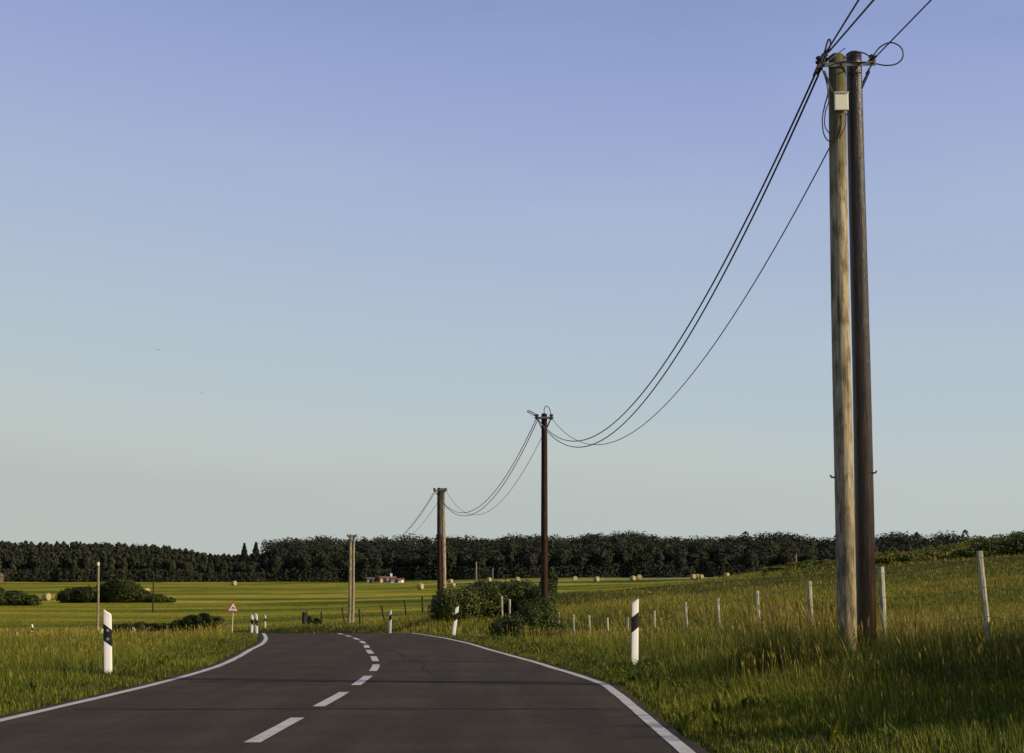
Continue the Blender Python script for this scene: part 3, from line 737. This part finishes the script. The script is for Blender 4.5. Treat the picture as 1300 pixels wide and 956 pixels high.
p4, o4 = pole_set(165, [(445.2, 445.7), (449.2, 449.4)], 679, .125, ['wood_pale', 'wood_pale'], 'double_utility_pole', 'farthest double utility pole, pale shafts standing in front of the left forest', (441.5, 452, 680.5), 31)

# ------------------------------------------------------------------ cables
def cable(a, b, sag, r, label, group, n=70, t0=0, t1=1):
    a = Vector(a); b = Vector(b); mid = a.lerp(b, .5); pts = []
    for i in range(n+1):
        t = t0+(t1-t0)*i/n; p = a.lerp(b, t); p.z -= sag*4*t*(1-t); pts.append(p-mid)
    o = MB().tube(pts, r, 6).build('overhead_cable', M['cable'], None, True); o.location = mid
    return tag(o, label, 'cable', group)
e1a, e1b, e1c = at(1035, 94, D1), at(1039, 95, D1), at(1109, 77, D1+.1)
e2a, e2b, e2c = at(681.5, 530, 73.1), at(683, 532, 73.15), at(699.5, 530, 73.1)
g1 = 'cables between the two nearest poles'
cable(e1a, e2a, 2.52, .0140, 'thick black cable, uppermost of the three sagging between the two nearest poles', g1)
cable(e1b, e2b, 2.68, .0140, 'thick black cable, middle one of the three sagging between the two nearest poles', g1)
cable(e1c, e2c, 2.72, .010, 'thin black cable, lowest and rightmost between the two nearest poles', g1)
e3a, e3b, e3c = at(551.8, 623, 119.1), at(552.8, 623.8, 119.2), at(565.6, 622, 119.1)
g2 = 'cables between the single pole and the third pole'
cable(e2a, e3a, 2.30, .0150, 'leftmost cable running from the single pole to the third pole', g2)
cable(e2b, e3b, 2.42, .0150, 'cable close beside the leftmost one, from the single pole to the third pole', g2)
cable(e2c, e3c, 2.45, .010, 'thinnest rightmost cable from the single pole to the third pole', g2)
e4a, e4b, e4c = at(441.8, 681, 165.1), at(442.6, 681.6, 165.1), at(451.8, 681, 165.1)
g3 = 'cables between the third pole and the farthest pole'
cable(e3a, e4a, 2.2, .014, 'leftmost cable from the third pole down towards the farthest pole', g3)
cable(e3b, e4b, 2.2, .014, 'middle cable from the third pole down towards the farthest pole', g3)
cable(e3c, e4c, 2.2, .011, 'rightmost thin cable from the third pole towards the farthest pole', g3)
g0 = 'cables leaving the top of the photo from the nearest pole'
def over(a, px, py, D, label, r):
    b = at(px, py, D); d = b-Vector(a); b = Vector(a)+d*5.5
    cable(a, b, .0, r, label, g0, 30)
over(at(1049, 66, D1), 1090, 0, 22.4, 'left one of three cables running up from the nearest pole out of the photo', .0125)
over(at(1052, 66, D1), 1109, 0, 22.3, 'middle one of three cables running up from the nearest pole out of the photo', .0135)
over(at(1108, 76, D1+.05), 1182, 0, 22.4, 'right cable running up from the nearest pole out of the photo', .0105)

# ------------------------------------------------------------------ roadside marker posts
def delineator(name, loc, label, side, rz=0, ry=0, group='black and white roadside marker posts', h=1.0, small=False, rdet=True):
    root = empty(name, loc); root.rotation_euler = (0, ry, rz); tag(root, label, 'marker post', group)
    w, dp = .062, .055; k = (-1 if side < 0 else 1)*.38   # slope of top and of the band
    def ring(z, sl, sc=1.0, g=0):
        R_ = []
        for (x, y) in ((-1, -.55), (-.86, -.9), (-.4, -1.0), (.4, -1.0), (.86, -.9), (1, -.55), (.8, .2), (.42, .85), (0, 1.05), (-.42, .85), (-.8, .2)):
            R_.append((x*(w*sc+g), y*(dp*sc+g), z + sl*x*w))
        return R_
    top = h-.012
    b = MB().loft([ring(-.25, 0), ring(.3, 0), ring(.6, 0), ring(top-.05, k*2), ring(top-.018, k*2), ring(top, k*1.6, .86)])
    b.build('post_body', M['white'], root)
    z1, z0 = h-.235, h-.485
    bd = MB().loft([ring(z0, k*2.2, 1, .0025), ring(z1, k*2.2, 1, .0025)]).build('black_band', M['black'], root)
    if rdet:
        if side < 0:
            for z in (z1-.055, z0+.065): MB().tube([(0, -dp-.004, z), (0, -dp-.010, z)], [.023, .021], 16).build('reflector', M['refl'], bd)
        else:
            MB().box((0, -dp-.004, (z0+z1)/2), (.032, .006, .13)).build('reflector', M['black'], bd, bevel=.004)
    return root
def dpost(px, D, ytop, label, side, rz=0, ry=0, h=1.0, rdet=True):
    t = at(px, ytop, D); return delineator('marker_post', (t.x, D, t.z-h), label, side, rz, ry, h=h, rdet=rdet)
dpost(139.5, 30, 775.5, 'largest marker post at the left, with two round reflectors in its black band', -1, R(13), R(-2.2))
dpost(804.5, 33, 762, 'marker post on the right verge beside the pale fence posts, black band slanting up', 1, R(14), R(1.0))
dpost(326.5, 87, 779.2, 'front and taller one of the marker post pair at the left bend', -1, R(-5), R(-2))
dpost(320.3, 100, 780.2, 'rear and shorter one of the marker post pair at the left bend', -1, 0, 0, rdet=False)
dpost(576, 71, 770, 'marker post leaning right in front of the dark hedge', 1, R(8), R(7))
dpost(495.5, 96, 774.8, 'marker post right of the road crest, in the hedge shadow', 1, R(-15), R(1), rdet=False)
dpost(337, 160, 781, 'tiny distant marker post right of the marker post pair', -1, 0, 0, rdet=False)
for px, D, yt, lb in ((41, 150, 792.5, 'white head of a distant marker post, the higher of two at far left'), (22.5, 75, 803.0, 'white head of a marker post in the grass, the lower of two at far left'),
                      (130, 80, 798.0, 'white head of a distant marker post just left of the largest marker post'), (169.5, 85, 797.0, 'white head of a distant marker post just right of the largest marker post')):
    dpost(px, D, yt, lb, -1, R(30), 0, rdet=False)

# ------------------------------------------------------------------ triangular sign
D = 136; t = at(295, 763.6, D); g = gz(t.x, D); sg = empty('warning_sign', (t.x, D, g)); tag(sg, 'red bordered triangular warning sign with black symbol beside the left marker posts', 'sign'); sg.rotation_euler = (0, R(1.5), R(6))
zt = t.z - g; W_ = .86; Hh = W_*.87
def tri(w, zc, cut=.10):
    P = [(-w/2, zc-w*.289), (w/2, zc-w*.289), (0, zc+w*.577)]; out = []
    for i in range(3):
        a, b, c = Vector(P[i]), Vector(P[i-1]), Vector(P[(i+1) % 3]); out += [tuple(a.lerp(b, cut)), tuple(a.lerp(c, cut))]
    return out
zc = zt - W_*.577 + .04
MB().tube([(0, .05, -.3), (0, .05, zc)], .038, 10).build('sign_post', M['signpost'], sg)
bd = MB().prism(tri(W_, zc), 0, -.02).build('sign_board', M['red'], sg)
MB().prism(tri(W_*.72, zc, .04), -.0205, -.024).build('sign_face', M['signwhite'], bd)
sy = MB().prism([(-.10, zc-.01), (.10, zc-.01), (.10, zc+.03), (.07, zc+.035), (.045, zc+.08), (-.045, zc+.08), (-.07, zc+.035), (-.10, zc+.03)], -.0245, -.027)
sy.prism([(-.09, zc-.04), (-.05, zc-.04), (-.05, zc-.0101), (-.09, zc-.0101)], -.0245, -.027).prism([(.05, zc-.04), (.09, zc-.04), (.09, zc-.0101), (.05, zc-.0101)], -.0245, -.027)
sy.build('sign_symbol', M['black'], bd)

# ------------------------------------------------------------------ pale fence on the right
def fence(name, label, posts, mat, sec, wires, wmat, hgt, lean, cat='fence'):
    pos = [at(px, yt, D) for px, D, yt in posts]; o = Vector((pos[0].x, pos[0].y, gz(pos[0].x, pos[0].y))); root = empty(name, o); tag(root, label, cat)
    tops = []
    for i, p in enumerate(pos):
        g = gz(p.x, p.y); lx, ly = lean[i % len(lean)]; h = p.z-g; rr = sec*random.uniform(.92, 1.08)
        T = p-o; B = Vector((T.x+lx*(T.z-(g-o.z)), T.y+ly, g-o.z-.3)); rings = []
        a0 = random.uniform(-.25, .25)
        for k in range(7):
            t = k/6; c = B.lerp(T, t); ring = []
            for q in range(8):
                a = a0+q*math.pi/4+math.pi/8; r = rr*(.60+.03*math.sin(3*q+k)+random.uniform(-.02, .02)); ring.append((c.x+r*math.cos(a), c.y+r*math.sin(a), c.z))
            rings.append(ring)
        MB().loft(rings).build('fence_post', mat, root, False)
        tops.append((T, B))
    for w in wires:
        pts = []
        for i, (T, B) in enumerate(tops):
            d = (B-T).normalized(); q = T+d*(w+random.uniform(-.02, .02)); q.y -= sec*.62
            if i:
                p0 = pts[-1]
                for s in (1, 2, 3, 4, 5): m_ = p0.lerp(q, s/6); m_.z -= .045*4*(s/6)*(1-s/6); pts.append(m_)
            pts.append(q)
        MB().tube(pts, (.0040) if wmat == 'wire' else .004, 5).build('fence_wire', M[wmat], root)
    return root
RF = [(1390,24,690),(1243.5,28,699.5),(1118.5,33,719.5),(1027,40,737.5),(961,47,749.8),(911,53,759.5),(870,60,764.5),(830.5,66,775.5),(797,72,783.5),(771,77,784),(747.6,81,781),(727.7,85,780),(709,89,777)]
fence('wire_fence', 'wire fence on square pale weathered posts through tall grass at the right', RF, M['post_pale'], .079, (.10, .52, .9), 'wire', 1.25,
      [(.0,0),(.085,0),(.03,0),(.04,0),(.05,0),(.04,0),(.05,0),(.01,0),(.0,0),(.03,0),(.05,0),(.04,0),(.07,0)])
fence('wire_fence', 'pair of short pale fence posts standing against the dark hedge', [(647,95,760.5),(637,97,757)], M['post_pale'], .09, (.12,), 'wire', 1.25, [(.0,0),(.03,0)])
DF = [(550,115,755.5),(536,122,757),(513,130,761.5),(484,138,768.5),(456,147,773),(434,155,771),(408,160,776)]
fence('wire_fence', 'sagging fence of thin dark leaning wooden posts beyond the bend', DF, M['wood_dark'], .10, (.15, .6), 'wire', 1.25, [(-.02,0),(.04,0),(.18,0),(.28,0),(.08,0),(.22,0),(.02,0)])
t = at(386.5, 777, 163); g = gz(t.x, 163); gpst = empty('gate_post', (t.x, 163, g)); tag(gpst, 'thick dark wooden gate post at the bend, left of the farthest double pole', 'post')
hgt = t.z-g
MB().loft([[(.19*math.cos(a)*(1+.06*math.sin(3*a)), .19*math.sin(a), z) for a in [i*math.pi/6 for i in range(12)]] for z in (-.3, hgt*.5, hgt-.03)]+[[(.15*math.cos(i*math.pi/6), .15*math.sin(i*math.pi/6), hgt) for i in range(12)]]).build('post', M['wood_dark'], gpst)
MB().tube([(.16, 0, hgt*.1), (.24, .0, hgt*1.15)], .05, 8).build('stake', M['wood_dark'], gpst)
MB().bar((.2, -.05, hgt*.98), (.65, -.05, hgt*.94), .05, .06).build('rail', M['post_pale'], gpst)

# leaning dry stick in the right verge
a = at(902, 819, 31); g = gz(a.x, 31); st = MB().tube([(.14, 0, -.25), (.02, .02, .12), (-.06, .02, a.z-g)], [.011, .010, .006], 6).build('dry_stick', M['wood_dark']); st.location = (a.x+.1, 31, g+.02)
tag(st, 'dark dead stick leaning left in the grass below the pale fence', 'stick')

# ------------------------------------------------------------------ thin poles in the fields
def thin_pole(px, D, ytop, r, mat, label, head=None, lean=0):
    t = at(px, ytop, D); X = t.x; g = gz(X, D); h = t.z-g; root = empty('thin_pole', (X, D, g)); tag(root, label, 'pole')
    MB().tube([(lean*h, 0, -.3), (lean*h*.5+.02, 0, h*.5), (0, 0, h)], [r*1.15, r, r*.85], 10).build('pole_shaft', M[mat], root)
    if head:
        m2 = MB(); insulator(m2, (0, -r-.02, h-.12), head); m2.build('insulator', M['porcelain'], root); MB().tube([(0, 0, h-.02), (0, 0, h+.22)], .02, 6).build('pin', M['rust'], root)
    return root
thin_pole(125, 180, 715, .10, 'wood_pale', 'slim pale wooden pole with white insulator in the left field', 3.0, .016)
thin_pole(195, 262, 727, .09, 'wood_dark', 'slim dark pole right of the second hay bale in the left field')
thin_pole(604.5, 400, 713.5, .17, 'steel', 'slim grey pole against the forest between the third pole and the single pole')
thin_pole(625.5, 430, 721, .11, 'steel', 'faint short grey pole against the forest, right of the slim grey pole')
thin_pole(1010.5, 300, 704, .13, 'steel', 'slim grey pole against the forest left of the nearest double pole')

# ------------------------------------------------------------------ hay bales
def make_bale():
    me_pts = []; n = 28; rings = []; r = .70; L = .62
    for yy, rr in ((-L, .55), (-L+.02, r-.05), (-L+.08, r), (-.2, r+.01), (.2, r+.005), (L-.08, r), (L-.02, r-.05), (L, .55)):
        rings.append([((rr+random.uniform(-.025, .025))*math.cos(2*math.pi*k/n), yy+random.uniform(-.01, .01), r*.97+(rr+random.uniform(-.025, .025))*math.sin(2*math.pi*k/n)*.98) for k in range(n)])
    return MB().loft(rings)
bale_me = None
def bale(px, py, label, rz, scale=1.0, D=None):
    global bale_me
    if D: X = wx(px, D); p = Vector((X, D, gz(X, D)))
    else: p = ground_hit(px, py)
    if bale_me is None:
        o = make_bale().build('hay_bale', M['hay'], None, True); bale_me = o
    else:
        o = bale_me.copy(); col.objects.link(o)
    o.location = p; o.rotation_euler = (0, 0, rz); o.scale = (scale*.88,)*3
    print('BALE', px, py, round(p.y), round(p.z, 1))
    tag(o, label, 'hay bale', 'round hay bales lying in the fields'); return o
bale(59, 762.5, 'round hay bale between the two dark bush mounds at far left', R(60), 1.0)
bale(188, 750.5, 'round hay bale seen over the widest bush mound at left', R(55), 1.3, 352)
bale(297, 743.6, 'round hay bale alone in the field above the triangular sign', R(50))
bale(533.5, 748.5, 'round hay bale just left of the third pole in the near field', R(60))
bale(575, 746.5, 'pale round hay bale half hidden by the hedge top, right of the third pole', R(60), .8)
for px, D, lb in ((572.5, 474, 'round hay bale on the skyline just right of the third pole'), (621, 476, 'round hay bale on the skyline right of the slim grey pole'), (656.8, 462, 'bright round hay bale on the skyline left of the single pole'),
                  (729, 474, 'first round hay bale on the skyline right of the single pole'), (756.5, 462, 'second round hay bale on the skyline right of the single pole'),
                  (802.5, 460, 'left bale of the close pair on the skyline above the right marker post'), (810, 472, 'right bale of the close pair on the skyline above the right marker post'),
                  (878.5, 462, 'left bale of the cluster of three on the skyline'), (883.5, 470, 'middle bale of the cluster of three on the skyline'), (888.5, 466, 'low right bale of the cluster of three on the skyline'), (920.5, 464, 'rightmost round hay bale on the skyline')):
    o = bale(px, 0, lb, R(random.uniform(10, 70)), .8 if 'low' in lb else random.uniform(.82, .98), D); o.location.z += .2

# ------------------------------------------------------------------ far buildings
def house(px, D, w, dp, hw, hr, wm, rm, name, label, rz=0, wins=3, chim=True, sink=0):
    X = wx(px, D); g = gz(X, D)-sink; root = empty(name, (X, D, g)); root.rotation_euler = (0, 0, rz); tag(root, label, 'house')
    MB().box((0, 0, hw/2-.2), (w, dp, hw+.4)).prism([(-dp/2, 0), (dp/2, 0), (0, .01)], 0, .001).build('wall', M[wm], root)
    m2 = MB(); e = .35; V = [(-w/2-e, -dp/2-e, hw-.1), (w/2+e, -dp/2-e, hw-.1), (w/2+e, dp/2+e, hw-.1), (-w/2-e, dp/2+e, hw-.1), (-w/2-e, 0, hw+hr), (w/2+e, 0, hw+hr)]
    rf = m2.add(V, [(0, 1, 5, 4), (2, 3, 4, 5), (1, 2, 5), (3, 0, 4), (3, 2, 1, 0)]).build('roof', M[rm], root)
    if chim: MB().box((w*.25, 0, hw+hr+.2), (.6, .6, 1.3)).build('chimney', M['render_w'], rf)
    for k in range(wins):
        x = -w/2+w*(k+.7)/(wins+.4); wd = MB().box((x, -dp/2-.03, hw*.55), (.95, .08, 1.1)).build('window', M['glass'], root)
        MB().box((x, -dp/2-.06, hw*.55-.6), (1.15, .14, .08)).build('sill', M['render_w'], wd)
house(493, 585, 4.4, 5, 1.7, .4, 'render', 'roof', 'farmhouse', 'low cream farmhouse with red roof in front of the forest, left of the third pole', R(8), 2, True, .1)
house(505.5, 583, 3.2, 4, 1.2, .35, 'render_w', 'roof', 'farm_barn', 'white low barn with red roof adjoining the right end of the cream farmhouse', R(-5), 1, False, .2)
house(471.5, 588, 1.8, 2.5, 1.3, .6, 'render_w', 'roof_d', 'garden_shed', 'tiny white shed left of the cream farmhouse', R(10), 1, False, .1)
house(0, 612, 2.6, 5, 1.9, 1.0, 'roof_d', 'roof_d', 'farmhouse', 'reddish house with white chimney in the forest edge at far left', R(-10), 2, False)
o = bpy.data.objects.get('farmhouse.001')
X = wx(11, 604)
# birds
def bird(px, py, D, label, s=1.0):
    p = at(px, py, D); V = [(0, -.25, 0), (.05, 0, .03), (-.05, 0, .03), (0, .3, 0), (0, 0, -.05), (.5*s, -.02, .12), (.45*s, .14, .1), (-.5*s, -.02, .12), (-.45*s, .14, .1), (.05, .12, .02), (-.05, .12, .02)]
    o = MB().add(V, [(0, 1, 4), (0, 4, 2), (1, 3, 4), (2, 4, 3), (0, 2, 1), (1, 2, 3), (1, 5, 6, 9), (2, 10, 8, 7)]).build('bird', M['black']); o.location = p; o.rotation_euler = (0, 0, R(40))
    tag(o, label, 'bird', 'birds in the sky')
bird(201, 444, 320, 'small dark bird, the upper left speck in the sky')
bird(258, 499, 420, 'fainter small bird, the lower right speck in the left sky')

# ------------------------------------------------------------------ light, sky, camera
SUN_AZ, SUN_EL = 107.5, 22.0      # clockwise from +Y
sd_ = Vector((math.sin(R(SUN_AZ))*math.cos(R(SUN_EL)), math.cos(R(SUN_AZ))*math.cos(R(SUN_EL)), math.sin(R(SUN_EL))))
sun = bpy.data.lights.new('sun', 'SUN'); sun.energy = 5.0; sun.angle = R(.5); sun.color = (1, .83, .60)
so = bpy.data.objects.new('sun', sun); col.objects.link(so); so.rotation_euler = sd_.to_track_quat('Z', 'Y').to_euler(); so.location = (20, -10, 20)
w = bpy.data.worlds.new('World'); scene.world = w; w.use_nodes = True; nt = w.node_tree; nt.nodes.clear()
sk = nt.nodes.new('ShaderNodeTexSky'); sk.sky_type = 'NISHITA'; sk.sun_disc = False; sk.sun_elevation = R(SUN_EL); sk.sun_rotation = R(SUN_AZ)
sk.air_density = 1.0; sk.dust_density = .8; sk.ozone_density = 4; sk.altitude = 0
def vmul(src, f):
    v = nt.nodes.new('ShaderNodeVectorMath'); v.operation = 'SCALE'; nt.links.new(src, v.inputs[0]); v.inputs['Scale'].default_value = f; return v.outputs[0]
# film response: the photograph's muted violet blues, applied to the sky's own radiance
cv = nt.nodes.new('ShaderNodeValToRGB'); sep = nt.nodes.new('ShaderNodeSeparateColor'); nt.links.new(sep.outputs[0], cv.inputs[0])
tone = [(.0, (0, 0, 0)), (.14, (.155,.205,.43)), (.22, (.250,.322,.572)), (.242, (.295,.368,.630)), (.283, (.350,.430,.652)), (.319, (.388,.472,.652)), (.407, (.446,.533,.628)),
        (.491, (.474,.555,.600)), (.571, (.508,.566,.552)), (.617, (.488,.543,.525)), (.66, (.472,.518,.498)), (1.0, (.50,.53,.50))]
el = cv.color_ramp.elements
while len(el) < len(tone): el.new(.5)
for e_, (p_, c_) in zip(el, tone): e_.position = p_; e_.color = (*c_, 1)
tcw = nt.nodes.new('ShaderNodeTexCoord'); mpw = nt.nodes.new('ShaderNodeMapping'); mpw.inputs['Scale'].default_value = (2.2, 2.0, 9.0); mpw.inputs['Rotation'].default_value = (.25, .35, .2)
nt.links.new(tcw.outputs['Generated'], mpw.inputs[0]); nw = nt.nodes.new('ShaderNodeTexNoise'); nw.inputs['Scale'].default_value = 1.6; nw.inputs['Detail'].default_value = 6; nw.inputs['Distortion'].default_value = .6
nt.links.new(mpw.outputs[0], nw.inputs['Vector'])
mrw = nt.nodes.new('ShaderNodeMapRange'); nt.links.new(nw.outputs[0], mrw.inputs[0]); mrw.inputs[1].default_value = .5; mrw.inputs[2].default_value = .85; mrw.inputs[3].default_value = .2; mrw.inputs[4].default_value = .221
sv = nt.nodes.new('ShaderNodeVectorMath'); sv.operation = 'SCALE'; nt.links.new(sk.outputs[0], sv.inputs[0]); nt.links.new(mrw.outputs[0], sv.inputs['Scale'])
nt.links.new(sv.outputs[0], sep.inputs[0])
bg = nt.nodes.new('ShaderNodeBackground'); bg.inputs[1].default_value = .15
ow = nt.nodes.new('ShaderNodeOutputWorld'); nt.links.new(vmul(cv.outputs[0], 1/.15), bg.inputs[0]); nt.links.new(bg.outputs[0], ow.inputs[0])

cam = bpy.data.cameras.new('camera'); co = bpy.data.objects.new('camera', cam); col.objects.link(co); scene.camera = co
cam.sensor_width = 36; cam.sensor_fit = 'HORIZONTAL'; cam.lens = 36*F_PX/1300; cam.shift_y = -(478-CY)/1300
co.location = (0, 0, CAMZ); co.rotation_euler = (math.pi/2+TILT, 0, 0); cam.clip_start = .1; cam.clip_end = 8000
vs = scene.view_settings; vs.view_transform = 'Standard'; vs.look = 'None'; vs.exposure = 0; vs.gamma = 1; vs.use_curve_mapping = False
